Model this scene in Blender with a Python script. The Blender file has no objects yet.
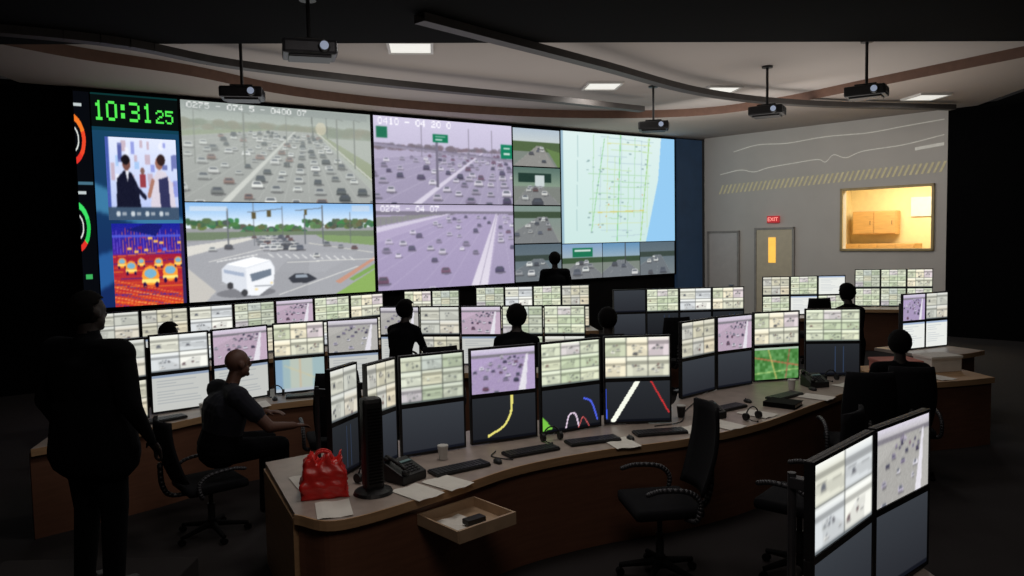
import bpy, bmesh, math, random
import numpy as np
from mathutils import Vector, Matrix, Euler
random.seed(7); rng=np.random.RandomState(5)
sc=bpy.context.scene; COL=sc.collection
try: sc.view_settings.view_transform='Standard'
except Exception: pass

# ------------------------------------------------------------------ helpers
def lin(c):
    c=np.asarray(c,dtype=float)/255.
    return np.where(c<=0.04045,c/12.92,((c+0.055)/1.055)**2.4)
def mat(name,rgb,rough=0.6,metal=0.0,var=0.12,scale=8.0,emit=None,estr=1.0,sample=True):
    m=bpy.data.materials.new(name); m.use_nodes=True; nt=m.node_tree
    b=nt.nodes['Principled BSDF']; c=[float(v) for v in lin(rgb)]
    tc=nt.nodes.new('ShaderNodeTexCoord'); nz=nt.nodes.new('ShaderNodeTexNoise'); nz.inputs['Scale'].default_value=scale
    nz.inputs['Detail'].default_value=3
    rp=nt.nodes.new('ShaderNodeValToRGB')
    rp.color_ramp.elements[0].position=.3; rp.color_ramp.elements[1].position=.7
    rp.color_ramp.elements[0].color=[v*(1-var) for v in c]+[1]; rp.color_ramp.elements[1].color=[min(1,v*(1+var)) for v in c]+[1]
    nt.links.new(tc.outputs['Object'],nz.inputs['Vector']); nt.links.new(nz.outputs['Fac'],rp.inputs['Fac'])
    nt.links.new(rp.outputs['Color'],b.inputs['Base Color'])
    b.inputs['Roughness'].default_value=rough; b.inputs['Metallic'].default_value=metal
    if emit is not None:
        e=[float(v) for v in lin(emit)]+[1]
        b.inputs['Emission Color'].default_value=e; b.inputs['Emission Strength'].default_value=estr
        if not sample: m.cycles.emission_sampling='NONE'
    return m
def wood(name,rgb):
    m=mat(name,rgb,.45); nt=m.node_tree
    nz=[n for n in nt.nodes if n.type=='TEX_NOISE'][0]
    mp=nt.nodes.new('ShaderNodeMapping'); mp.inputs['Scale'].default_value=(1.2,1.2,14)
    tc=[n for n in nt.nodes if n.type=='TEX_COORD'][0]
    nt.links.new(tc.outputs['Object'],mp.inputs['Vector']); nt.links.new(mp.outputs['Vector'],nz.inputs['Vector'])
    nz.inputs['Scale'].default_value=3
    return m
def screenmat(name,sample):
    m=bpy.data.materials.new(name); m.use_nodes=True; nt=m.node_tree; nt.nodes.clear()
    o=nt.nodes.new('ShaderNodeOutputMaterial'); e=nt.nodes.new('ShaderNodeEmission'); a=nt.nodes.new('ShaderNodeVertexColor'); a.layer_name='Col'
    nt.links.new(a.outputs['Color'],e.inputs['Color']); nt.links.new(e.outputs['Emission'],o.inputs['Surface'])
    e.inputs['Strength'].default_value=1.0
    if not sample: m.cycles.emission_sampling='NONE'
    return m
M_SW=screenmat('video_wall_picture',True); M_SM=screenmat('monitor_picture',False)
M_black=mat('black_plastic',(20,20,22),.5); M_vblack=mat('matte_black',(9,9,10),.8)
M_grey=mat('grey_metal',(64,64,68),.45,.5); M_chrome=mat('chrome',(170,170,175),.2,1)
M_wood=wood('brown_wood',(112,76,58)); M_woodl=wood('light_wood',(182,146,108)); M_top=mat('grey_laminate',(164,150,140),.4)
M_white=mat('white_plastic',(205,203,198),.5,var=.03); M_paper=mat('paper',(228,225,216),.8,var=.04)
M_fab=mat('black_fabric',(22,22,25),.95,scale=60); M_red=mat('red_fabric',(214,44,40),.28)
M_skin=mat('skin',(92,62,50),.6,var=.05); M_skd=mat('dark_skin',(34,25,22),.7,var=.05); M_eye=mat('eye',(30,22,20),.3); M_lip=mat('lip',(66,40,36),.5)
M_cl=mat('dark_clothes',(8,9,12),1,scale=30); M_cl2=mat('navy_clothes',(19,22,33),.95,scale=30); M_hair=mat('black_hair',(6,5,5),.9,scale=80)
M_carpet=mat('dark_carpet',(24,18,18),.95,scale=40); M_ceil=mat('ceiling_paint',(172,164,158),.9,var=.03,scale=.6)
M_soff=mat('soffit_paint',(166,154,145),.9,var=.03,scale=.6)
M_fascia=mat('brown_fascia',(104,76,62),.6); M_beam=mat('grey_beam',(66,62,60),.6)
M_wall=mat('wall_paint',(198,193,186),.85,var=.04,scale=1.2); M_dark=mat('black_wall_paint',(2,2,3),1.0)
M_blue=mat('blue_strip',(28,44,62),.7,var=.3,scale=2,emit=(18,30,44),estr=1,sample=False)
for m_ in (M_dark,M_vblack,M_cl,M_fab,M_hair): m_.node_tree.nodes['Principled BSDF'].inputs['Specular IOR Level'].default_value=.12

def link(o,parent=None):
    COL.objects.link(o)
    if parent is not None: o.parent=parent
    return o
def obj(name,me,parent=None,loc=(0,0,0),rot=0,label=None,cat=None,mats=None,group=None):
    o=bpy.data.objects.new(name,me); o.location=loc; o.rotation_euler=(0,0,rot); link(o,parent)
    if mats:
        for m in mats: me.materials.append(m)
    if label: o['label']=label
    if cat: o['category']=cat
    if group: o['group']=group
    return o
def empty(name,loc,rot=0,label=None,cat=None,group=None):
    o=bpy.data.objects.new(name,None); o.empty_display_size=.1; o.location=loc; o.rotation_euler=(0,0,rot); link(o)
    if label: o['label']=label
    if cat: o['category']=cat
    if group: o['group']=group
    return o
class BM:
    def __init__(s): s.b=bmesh.new(); s.mi=0
    def box(s,c,d,bev=0.0,rot=None):
        r=bmesh.ops.create_cube(s.b,size=1)
        vs=r['verts']; bmesh.ops.scale(s.b,vec=d,verts=vs)
        if bev>0:
            es=list({e for v in vs for e in v.link_edges})
            rr=bmesh.ops.bevel(s.b,geom=es,offset=bev,segments=2,affect='EDGES',profile=.6)
            vs=list({v for f in rr['faces'] for v in f.verts}|{v for v in vs if v.is_valid})
            seen=set(vs); st=list(vs)
            while st:
                v=st.pop()
                for e in v.link_edges:
                    w=e.other_vert(v)
                    if w not in seen: seen.add(w); st.append(w)
            vs=list(seen)
        if rot is not None: bmesh.ops.rotate(s.b,cent=(0,0,0),matrix=rot,verts=vs)
        bmesh.ops.translate(s.b,vec=c,verts=vs)
        for f in {f for v in vs for f in v.link_faces}: f.material_index=s.mi
        return vs
    def cone(s,p,q,r1,r2,n=16,cap=True):
        p=Vector(p);q=Vector(q);d=q-p;L=d.length
        if L<1e-6: return
        R=d.to_track_quat('Z','Y').to_matrix().to_4x4(); R.translation=(p+q)/2
        r=bmesh.ops.create_cone(s.b,cap_ends=cap,segments=n,radius1=r1,radius2=r2,depth=L,matrix=R)
        for f in {f for v in r['verts'] for f in v.link_faces}: f.material_index=s.mi
        return r['verts']
    def ball(s,c,r,sub=2,rot=None):
        if not hasattr(r,'__len__'): r=(r,r,r)
        R=(rot.to_4x4() if rot is not None else Matrix.Identity(4))
        Mx=Matrix.Translation(Vector(c))@R@Matrix.Diagonal((r[0],r[1],r[2],1))
        q=bmesh.ops.create_icosphere(s.b,subdivisions=sub,radius=1,matrix=Mx)
        for f in {f for v in q['verts'] for f in v.link_faces}: f.material_index=s.mi
        return q['verts']
    def tube(s,pts,r,n=8):
        for a,b in zip(pts[:-1],pts[1:]):
            s.cone(a,b,r,r,n)
        for a in pts: s.ball(a,r,1)
    def poly(s,pts,z0,z1):
        vb=[s.b.verts.new((x,y,z0)) for x,y in pts]; vt=[s.b.verts.new((x,y,z1)) for x,y in pts]
        fs=[s.b.faces.new(vt),s.b.faces.new(vb[::-1])]
        n=len(pts)
        for i in range(n): fs.append(s.b.faces.new((vb[i],vb[(i+1)%n],vt[(i+1)%n],vt[i])))
        for f in fs: f.material_index=s.mi
    def face(s,pts):
        f=s.b.faces.new([s.b.verts.new(p) for p in pts]); f.material_index=s.mi; return f
    def mesh(s,name,smooth=False,fix=True):
        if fix: bmesh.ops.recalc_face_normals(s.b,faces=s.b.faces)
        me=bpy.data.meshes.new(name); s.b.to_mesh(me); s.b.free()
        if smooth:
            me.polygons.foreach_set('use_smooth',[True]*len(me.polygons))
        return me
def catmull(P,n=8):
    P=[Vector((p[0],p[1],p[2] if len(p)>2 else 0)) for p in P]; out=[]
    Q=[2*P[0]-P[1]]+P+[2*P[-1]-P[-2]]
    for i in range(1,len(Q)-2):
        a,b,c,d=Q[i-1:i+3]
        for k in range(n):
            t=k/n
            out.append(.5*((2*b)+(c-a)*t+(2*a-5*b+4*c-d)*t*t+(3*b-a-3*c+d)*t**3))
    out.append(P[-1]); return out

# ------------------------------------------------------------------ picture painter (colour attributes)
FONT={'0':"01110 10001 10001 10001 10001 10001 01110",'1':"00100 01100 00100 00100 00100 00100 01110",'2':"01110 10001 00001 00110 01000 10000 11111",
'3':"11110 00001 00001 01110 00001 00001 11110",'4':"00010 00110 01010 10010 11111 00010 00010",'5':"11111 10000 11110 00001 00001 10001 01110",
'7':"11111 00001 00010 00100 01000 01000 01000",':':"00000 11000 11000 00000 11000 11000 00000",'-':"00000 00000 00000 11111 00000 00000 00000",' ':"00000 "*7}
class Cv:
    def __init__(s,w,h,c): s.w=w;s.h=h;s.a=np.zeros((h,w,3))+np.array(c,dtype=float); s.Y,s.X=np.mgrid[0:h,0:w]; s.X=(s.X+.5)/w; s.Y=(s.Y+.5)/h
    def put(s,m,c,al=1.0): s.a[m]=s.a[m]*(1-al)+np.array(c,dtype=float)*al
    def rect(s,x0,y0,x1,y1,c,al=1): s.put((s.X>=x0)&(s.X<x1)&(s.Y>=y0)&(s.Y<y1),c,al)
    def ell(s,x,y,rx,ry,c,al=1): s.put(((s.X-x)/rx)**2+((s.Y-y)/ry)**2<1,c,al)
    def ring(s,x,y,rx,ry,t,a0,a1,c):
        d=np.sqrt(((s.X-x)/rx)**2+((s.Y-y)/ry)**2); an=np.degrees(np.arctan2(-(s.Y-y)/ry,(s.X-x)/rx))
        s.put((d<1)&(d>1-t)&(an>a0)&(an<a1),c)
    def poly(s,P,c,al=1):
        m=np.zeros(s.X.shape,bool); n=len(P)
        for i in range(n):
            x0,y0=P[i];x1,y1=P[(i+1)%n]
            if y0==y1: continue
            cr=((y0>s.Y)!=(y1>s.Y))&(s.X<(x1-x0)*(s.Y-y0)/(y1-y0)+x0); m^=cr
        s.put(m,c,al)
    def line(s,p,q,t,c,al=1):
        asp=s.w/s.h
        px,py,qx,qy=p[0]*asp,p[1],q[0]*asp,q[1]; X=s.X*asp; dx,dy=qx-px,qy-py; L=dx*dx+dy*dy+1e-9
        u=np.clip(((X-px)*dx+(s.Y-py)*dy)/L,0,1); d=np.hypot(X-px-u*dx,s.Y-py-u*dy); s.put(d<t/2,c,al)
    def curve(s,P,t,c):
        Q=catmull(P,6)
        for a,b in zip(Q[:-1],Q[1:]): s.line((a.x,a.y),(b.x,b.y),t,c)
    def grad(s,x0,y0,x1,y1,c0,c1):
        m=(s.X>=x0)&(s.X<x1)&(s.Y>=y0)&(s.Y<y1); t=((s.Y-y0)/(y1-y0))[m][:,None]
        s.a[m]=np.array(c0)*(1-t)+np.array(c1)*t
    def noise(s,amp,k=1,y0=0,y1=1):
        n=rng.rand(s.h//k+1,s.w//k+1)-.5; n=np.kron(n,np.ones((k,k)))[:s.h,:s.w]; n=n*((s.Y>=y0)&(s.Y<y1))
        s.a+=n[:,:,None]*amp*2
    def blur(s,n=1):
        for _ in range(n):
            p=np.pad(s.a,((1,1),(1,1),(0,0)),mode='edge'); s.a=(p[1:-1,1:-1]*2+p[:-2,1:-1]+p[2:,1:-1]+p[1:-1,:-2]+p[1:-1,2:])/6
    def haze(s,amt,c,y0=None):
        al=np.full(s.Y.shape,float(amt)) if y0 is None else amt*np.clip(1.6-s.Y/y0,0.25,1)
        s.a=s.a*(1-al[:,:,None])+np.array(c,dtype=float)*al[:,:,None]
    def fin(s,n=1,g=3):
        s.blur(n); s.noise(g,1); return s
    def text(s,x,y,st,ch,c,bold=0,cw=None,step=6):
        asp=s.h/s.w; cell=ch/7; cw=cw or cell*asp
        for k,g in enumerate(st):
            rows=FONT.get(g,FONT[' ']).split()
            for r,row in enumerate(rows):
                for q,b in enumerate(row):
                    if b=='1':
                        x0=x+(k*step+q)*cw; y0=y+r*cell; s.rect(x0-bold*cw,y0,x0+cw*(1+bold),y0+cell,c)
    def car(s,x,y,z,c):
        asp=s.h/s.w*1.0; c=np.array(c,dtype=float); z=z*(.8+.45*rng.rand()); q=.9+.3*rng.rand(); c=c*(.85+.15*rng.rand())
        s.ell(x+z*.1*asp,y+z*.36,z*.72*asp,z*.18,(60,59,64),.5)
        s.poly([(x-z*.55*asp*q,y+z*.34),(x-z*.55*asp*q,y-z*.02),(x-z*.38*asp,y-z*.38),(x+z*.38*asp,y-z*.38),(x+z*.55*asp*q,y-z*.02),(x+z*.55*asp*q,y+z*.34)],c)
        s.poly([(x-z*.42*asp,y-z*.04),(x-z*.32*asp,y-z*.30),(x+z*.32*asp,y-z*.30),(x+z*.42*asp,y-z*.04)],(74,80,90),.8)
        s.rect(x-z*.5*asp,y+z*.22,x+z*.5*asp,y+z*.34,c*.7)
    def traffic(s,a,b,c,d,nl,nc,sz,cols,road,lines=(190,190,185),mn=.15,k=2.2,al=1,skip=.18):
        a,b,c,d=map(np.array,(a,b,c,d)); s.poly([a,b,d,c],road,al)
        for i in range(0,nl+1):
            u=i/nl; s.line(a+(b-a)*u,c+(d-c)*u,.006,lines,.45)
        items=[]
        for i in range(nl):
            ph=rng.rand()
            for j in range(nc):
                t=(j+ph+.6*rng.rand())/nc; tp=1-1/(1+k*t); tp/= (1-1/(1+k))
                u=(i+.46+.08*rng.rand())/nl; P=(a+(b-a)*u)*(1-tp)+(c+(d-c)*u)*tp
                if rng.rand()>skip and tp<.97: items.append((tp,P))
        for tp,P in sorted(items,key=lambda q:-q[0]):
            s.car(P[0],P[1],sz*((1-tp)+mn*tp)*(.92+.16*rng.rand()),cols[rng.randint(len(cols))])
    def tiles(s,nx,ny,fn):
        for i in range(nx):
            for j in range(ny):
                w=s.w//nx-1;h=s.h//ny-1; t=fn(w,h,i+j*nx); X=i*s.w//nx;Y=j*s.h//ny; s.a[Y:Y+h,X:X+w]=t.a[:h,:w]
def to_mesh(cv,name,W,H,mtl,gain=1.0):
    h,w=cv.h,cv.w; xs=np.linspace(0,W,w); zs=np.linspace(H,0,h)
    vx,vz=np.meshgrid(xs,zs); co=np.stack([vx.ravel(),np.zeros(w*h),vz.ravel()],1)
    idx=np.arange(w*h).reshape(h,w)
    f=np.stack([idx[1:,:-1],idx[1:,1:],idx[:-1,1:],idx[:-1,:-1]],-1).reshape(-1,4)
    me=bpy.data.meshes.new(name); me.from_pydata(co.tolist(),[],f.tolist())
    at=me.color_attributes.new('Col','FLOAT_COLOR','POINT')
    c=lin(np.clip(cv.a,0,255)).reshape(-1,3)*gain; c=np.concatenate([c,np.ones((w*h,1))],1)
    at.data.foreach_set('color',c.ravel().astype(np.float32)); me.materials.append(mtl); me.update(); return me
CARS=[(222,225,222),(200,200,205),(74,76,84),(110,84,84),(232,232,232),(96,100,112),(84,84,90),(214,214,210),(150,152,156)]
HZ=[(222,226,222),(204,208,206),(94,100,102),(236,238,234),(122,126,126),(242,244,242),(150,124,118),(84,90,94),(176,180,178)]
PU=[(232,226,240),(244,240,250),(84,76,104),(120,86,108),(74,70,96),(208,200,220),(140,130,156),(176,168,190)]
TINTS=[(214,214,200),(206,208,198),(232,232,224),(190,198,180),(226,220,204),(208,198,212),(204,208,210)]
def mini(w,h,k):
    tint=TINTS[(k*5+rng.randint(7))%7]; d=np.array(tint)
    c=Cv(w,h,tint); c.grad(0,0,1,.3,(236,238,234),tint); y=.18+.12*rng.rand(); c.rect(0,y,1,y+.12+.08*rng.rand(),d*.68)
    kind=rng.randint(3)
    if kind==0: c.traffic((-.3,1),(.7,1.1),(.45,.38),(.75,.38),3,3,.2,CARS,d*.88,mn=.4)
    elif kind==1: c.traffic((.3,1.1),(1.3,1),(.25,.38),(.55,.38),3,3,.2,CARS,d*.9,mn=.4)
    else: c.poly([(0,.5),(1,.6),(1,.9),(0,.75)],d*.88); c.line((0,.5),(1,.6),.03,d*.7); c.car(.3,.65,.2,CARS[rng.randint(9)])
    c.haze(.15,tint); return c
def v_haze():
    c=Cv(280,150,(168,174,166)); c.grad(0,0,1,.26,(128,138,136),(184,192,182))
    c.rect(0,.19,1,.30,(140,150,134))
    for i in range(110): c.ell(rng.rand(),.20+.06*rng.rand(),.03,.035,(112+rng.randint(22),126,108),.5)
    c.poly([(0,.30),(.42,.24),(.42,.27),(0,.42)],(136,148,120))
    c.traffic((-1.1,.62),(.02,1.3),(.44,.25),(.56,.25),6,16,.115,HZ,(156,159,156),(196,198,194),mn=.3,k=1.7,skip=.08)
    c.poly([(.02,1.3),(.12,1.3),(.57,.25),(.56,.25)],(206,208,202))
    c.traffic((.12,1.2),(1.15,1.15),(.57,.25),(.68,.25),6,14,.125,HZ,(158,161,158),(196,198,194),mn=.25,k=1.7,skip=.08)
    c.poly([(.68,.25),(.70,.25),(1.05,.62),(1.05,.84)],(140,150,118)); c.line((.69,.25),(1.05,.82),.014,(206,206,200))
    for x in (.06,.3,.52,.80,.90): c.line((x,.08),(x,.62),.008,(106,110,106)); c.line((x,.08),(x+.04,.10),.007,(106,110,106))
    for x in (.66,.74): c.line((x,.08),(x+.005,.30),.010,(84,88,86))
    c.ell(.71,.20,.03,.07,(232,214,176),.6)
    c.haze(.42,(186,192,186),.7); c.blur(1)
    c.rect(.02,.02,.98,.085,(140,147,146),.4); c.text(.03,.015,'0275 - 074 5 - 0400 07',.06,(228,230,228))
    return c.fin(1,3)
def v_cross():
    c=Cv(280,150,(146,147,150)); c.grad(0,0,1,.26,(126,178,232),(236,244,250))
    for i in range(190):
        x=rng.rand(); c.ell(x,.245+.07*rng.rand()-(.06 if x<.25 or x>.6 else 0),.010+.014*rng.rand(),.026,(52+rng.randint(50),78+rng.randint(50),58+rng.randint(22)))
    c.rect(0,.30,1,.38,(106,122,96)); c.poly([(0,.40),(.35,.34),(.66,.34),(1,.44),(1,1),(0,1)],(158,159,164))
    c.poly([(0,.44),(.3,.36),(.34,.37),(0,.54)],(214,211,203)); c.poly([(.66,.34),(1,.37),(1,.47),(.72,.41)],(122,148,96))
    c.poly([(.78,.98),(1,.74),(1,1),(.76,1)],(132,168,84)); c.poly([(.84,.84),(1,.68),(1,.73),(.87,.86)],(120,160,80)); c.poly([(.76,.86),(1,.60),(1,.635),(.79,.885)],(192,140,118))
    c.poly([(0,.66),(.13,.9),(.08,1),(0,1)],(194,190,183))
    c.poly([(.3,.5),(.9,.55),(.7,.75),(.2,.7)],(166,167,172),.6); c.poly([(.3,1),(.5,.6),(.62,.6),(.6,1)],(148,149,154),.5)
    for i in range(10): c.line((.06+i*.03,.98-i*.05),(.12+i*.03,.98-i*.05),.004,(186,186,186),.6)
    for i in range(11): c.line((.40+i*.045,.53+i*.006),(.425+i*.045,.57+i*.006),.011,(232,232,230),.85)
    c.line((.5,.63),(1,.62),.007,(225,224,216)); c.line((.45,.97),(.90,.70),.008,(222,221,216)); c.line((.1,.6),(.42,.46),.007,(222,221,216)); c.line((.34,.54),(.14,.60),.01,(230,230,228)); c.line((.62,.43),(.99,.55),.007,(214,212,200))
    for i in range(5):
        for j in range(6): c.car(.33+j*.035+i*.016,.355+i*.030,.040+.006*i,CARS[rng.randint(9)])
    for p in ((.72,.44),(.80,.47),(.88,.49),(.12,.47),(.2,.45),(.66,.56)): c.car(p[0],p[1],.055,CARS[rng.randint(9)])
    c.ell(.28,.93,.15,.05,(90,90,96),.6)
    c.poly([(.16,.68),(.19,.62),(.32,.56),(.41,.60),(.43,.68),(.42,.86),(.34,.97),(.28,.96),(.16,.80)],(216,220,228)); c.poly([(.185,.63),(.32,.56),(.41,.60),(.28,.67)],(250,251,252)); c.poly([(.28,.68),(.41,.61),(.43,.70),(.42,.86),(.34,.97),(.285,.95)],(238,240,244)); c.poly([(.30,.74),(.41,.69),(.41,.76),(.31,.82)],(104,116,132)); c.poly([(.17,.68),(.27,.725),(.27,.765),(.17,.715)],(160,172,194)); c.ell(.20,.85,.016,.035,(54,54,58)); c.ell(.27,.93,.016,.035,(54,54,58)); c.rect(.32,.86,.41,.875,(160,164,170)); c.ell(.33,.90,.008,.012,(240,220,170)); c.ell(.41,.84,.008,.012,(240,220,170))
    c.poly([(.5,.80),(.54,.75),(.61,.76),(.66,.82),(.60,.86),(.52,.85)],(46,48,56)); c.poly([(.54,.765),(.6,.77),(.61,.8),(.54,.8)],(146,156,168))
    for x,t in ((.33,.0),(.48,.04),(.20,.06),(.70,.02),(.60,.12),(.86,.1)): c.line((x,t),(x,.44),.009,(96,100,106))
    c.line((.48,.06),(.3,.10),.007,(90,94,98)); c.line((.70,.05),(.55,.08),.007,(90,94,98)); c.rect(.32,.10,.342,.17,(84,74,44)); c.rect(.4,.08,.42,.15,(84,74,44)); c.rect(.6,.07,.615,.13,(84,74,44))
    c.haze(.08,(200,206,212)); c.rect(.87,.02,.98,.09,(206,214,222),.6); c.rect(.02,.04,.2,.09,(220,225,230),.6); return c.fin(2,3)
def v_sign():
    c=Cv(220,124,(172,164,190)); c.grad(0,0,1,.32,(212,206,230),(198,192,216))
    for i in range(90): c.ell(rng.rand(),.325+.04*rng.rand(),.025,.03,(88+rng.randint(22),88,94),.7)
    c.traffic((-1.2,.72),(.05,1.25),(.66,.36),(.76,.36),6,14,.108,PU,(156,148,174),(200,194,212),mn=.3,k=1.7,skip=.1)
    c.poly([(.05,1.25),(.16,1.25),(.775,.36),(.76,.36)],(214,208,224)); c.traffic((.16,1.2),(1.25,1.1),(.775,.36),(.92,.36),6,11,.125,PU,(158,150,176),(200,194,212),mn=.25,k=1.7,skip=.12)
    c.poly([(0,.31),(1,.435),(1,.465),(0,.345)],(134,128,146)); c.line((0,.31),(1,.435),.012,(104,98,116)); c.rect(.42,.2,.438,.8,(98,94,110))
    c.haze(.26,(190,182,206),.7)
    c.rect(.02,.12,.09,.25,(36,112,84)); c.rect(.4,.17,.51,.27,(26,120,86)); c.rect(.42,.19,.49,.205,(200,225,220)); c.rect(.42,.225,.47,.24,(200,225,220)); c.rect(.91,.24,1,.42,(24,126,94)); c.rect(.93,.28,.98,.30,(210,225,220)); c.rect(.93,.35,.98,.37,(210,225,220))
    for x in (.2,.32,.66,.84): c.line((x,.08),(x,.45),.007,(124,118,134))
    c.blur(1); c.text(.03,.02,'0410 - 04 20 0',.075,(248,246,252)); return c.fin(1,3)
def v_wide():
    c=Cv(220,124,(172,160,192)); c.grad(0,0,1,.10,(170,162,188),(196,188,212)); c.rect(0,.08,1,.13,(104,100,112))
    c.traffic((-.95,1.0),(.62,1.25),(.56,.11),(.86,.11),7,11,.115,PU,(160,148,182),(202,194,216),mn=.32,k=1.6,skip=.3)
    c.poly([(.60,1.25),(.86,.11),(.875,.11),(.76,1.25)],(222,216,228)); c.line((.68,1.25),(.868,.11),.008,(150,142,164)); c.traffic((.78,1.1),(1.4,1.1),(.885,.11),(.95,.11),3,7,.12,PU,(160,150,180),(204,198,216),mn=.3,k=1.6)
    c.poly([(0,.15),(.46,.11),(0,.26)],(122,126,116)); c.poly([(0,.27),(.50,.11),(.53,.11),(0,.33)],(214,208,224))
    for i in range(12): c.line((.03+i*.036,.26-i*.013),(.03+i*.036,.17-i*.006),.005,(120,112,130))
    c.haze(.26,(190,180,208),.7); c.blur(1); c.text(.03,.02,'0275 - 04 07',.07,(248,246,252)); return c.fin(1,3)
def v_small(kind):
    c=Cv(80,58,(120,128,120))
    if kind==0: c.grad(0,0,1,.45,(175,190,205),(205,211,208)); c.rect(0,.35,1,.6,(74,94,58)); c.poly([(0,1),(.5,.45),(.62,.45),(.9,1)],(140,138,134)); c.poly([(.7,.5),(1,.6),(1,1),(.95,1)],(96,124,70)); c.traffic((0,1),(.8,1),(.5,.45),(.62,.45),3,3,.16,CARS,(140,138,134),mn=.4)
    if kind==1: c.grad(0,0,1,.5,(80,106,98),(130,150,130)); c.rect(.1,.15,.8,.4,(24,48,40)); c.rect(.45,.2,.65,.5,(200,210,210)); c.rect(0,.55,1,1,(120,124,118)); c.traffic((0,1),(1,1),(.3,.5),(.6,.5),3,3,.24,CARS,(125,126,126),mn=.4)
    if kind==2: c.grad(0,0,1,1,(120,140,132),(136,140,134)); c.rect(0,.15,1,.32,(54,70,50)); c.traffic((-.4,1),(1,1.1),(.5,.3),(.7,.3),4,4,.2,CARS,(120,122,124),mn=.3)
    if kind==3: c.grad(0,0,1,1,(80,96,108),(114,124,128)); c.rect(0,.3,1,.45,(50,62,56)); c.traffic((-.4,1),(.9,1),(.4,.4),(.6,.4),3,3,.24,CARS,(104,110,116),mn=.4)
    if kind==4: c.grad(0,0,1,.5,(120,155,195),(170,182,186)); c.rect(0,.4,1,.55,(54,76,50)); c.traffic((-.2,1),(1.1,1),(.4,.5),(.6,.5),4,2,.26,CARS,(116,118,122),mn=.4); c.rect(.25,.12,.75,.38,(18,110,74)); c.rect(.3,.18,.7,.22,(210,225,220))
    if kind==5: c.grad(0,0,1,.5,(90,138,180),(160,178,190)); c.rect(0,.4,1,.55,(50,70,48)); c.traffic((-.2,1),(1.1,1),(.4,.5),(.6,.5),4,2,.26,CARS,(112,116,122),mn=.4); c.line((.6,0),(.6,.6),.03,(60,62,64))
    c.haze(.1,(150,160,160)); return c.fin(1,3)
def v_map():
    c=Cv(200,150,(188,214,206)); c.grad(0,0,1,1,(216,234,232),(200,226,222))
    c.poly([(.87,0),(1,0),(1,1),(.72,1),(.78,.7),(.84,.4)],(146,198,236)); 
    rb=[(192,220,174),(212,220,160),(172,212,174),(182,204,210),(204,222,180)]
    for i in range(17):
        y=.03+i*.057; x1=.80-.1*y-.25*rng.rand()*(i%2); c.line((.22+.2*rng.rand(),y),(x1,y+.01*rng.randn()),.007,rb[rng.randint(5)])
    for i in range(9):
        x=.27+i*.06; a=.4*rng.rand(); c.line((x,.02+a*(i%2)),(x-.02,.97-.3*rng.rand()),.007,rb[rng.randint(5)])
    c.line((.76,.02),(.67,.98),.01,(160,206,130)); c.line((.5,.0),(.46,.98),.01,(140,204,140)); c.line((.3,.72),(.70,.70),.01,(210,204,124)); c.line((.36,.05),(.24,.9),.008,(146,204,146))
    c.line((.14,.02),(.12,.9),.006,(160,190,190))
    for i in range(40):
        x=.2+.55*rng.rand(); y=.05+.88*rng.rand(); c.rect(x,y,x+.02,y+.01,(150,176,176))
    for i in range(8): c.ell(.25+.45*rng.rand(),.4+.5*rng.rand(),.005,.007,(206,160,110))
    c.rect(0,0,.02,1,(150,180,196)); c.blur(1); return c
def v_tv():
    c=Cv(120,100,(190,200,232)); c.grad(0,0,1,1,(224,230,250),(180,196,240)); c.rect(0,0,.05,1,(70,90,170))
    for i in range(34):
        x=.05+.9*rng.rand(); y=.55*rng.rand(); c.rect(x,y,x+.03+.05*rng.rand(),y+.05+.16*rng.rand(),[(120,130,210),(238,240,250),(70,80,150),(190,160,170),(150,190,235)][rng.randint(5)],.7)
    c.poly([(.12,.84),(.14,.50),(.24,.40),(.34,.42),(.42,.56),(.46,.84)],(22,24,44)); c.ell(.28,.32,.055,.08,(120,80,72)); c.ell(.27,.27,.06,.06,(24,20,26)); c.poly([(.26,.40),(.31,.40),(.29,.54)],(230,232,240)); c.line((.4,.6),(.52,.72),.06,(26,28,50))
    c.poly([(.60,.84),(.62,.52),(.72,.38),(.82,.40),(.92,.54),(.96,.84)],(216,208,220)); c.ell(.74,.30,.055,.08,(156,108,92)); c.ell(.77,.26,.06,.07,(50,34,34)); c.line((.64,.52),(.58,.70),.06,(170,120,104)); c.poly([(.72,.5),(.86,.46),(.88,.84),(.74,.84)],(50,52,90))
    c.ell(.5,.40,.03,.045,(130,96,90)); c.rect(.46,.44,.54,.6,(150,60,70))
    c.rect(0,.84,1,1,(64,84,108)); 
    for i in range(4): c.ell(.14+i*.2,.92,.03,.035,(200,208,214)); c.rect(.19+i*.2,.90,.25+i*.2,.94,(160,170,180))
    return c.fin(2,4)
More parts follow.
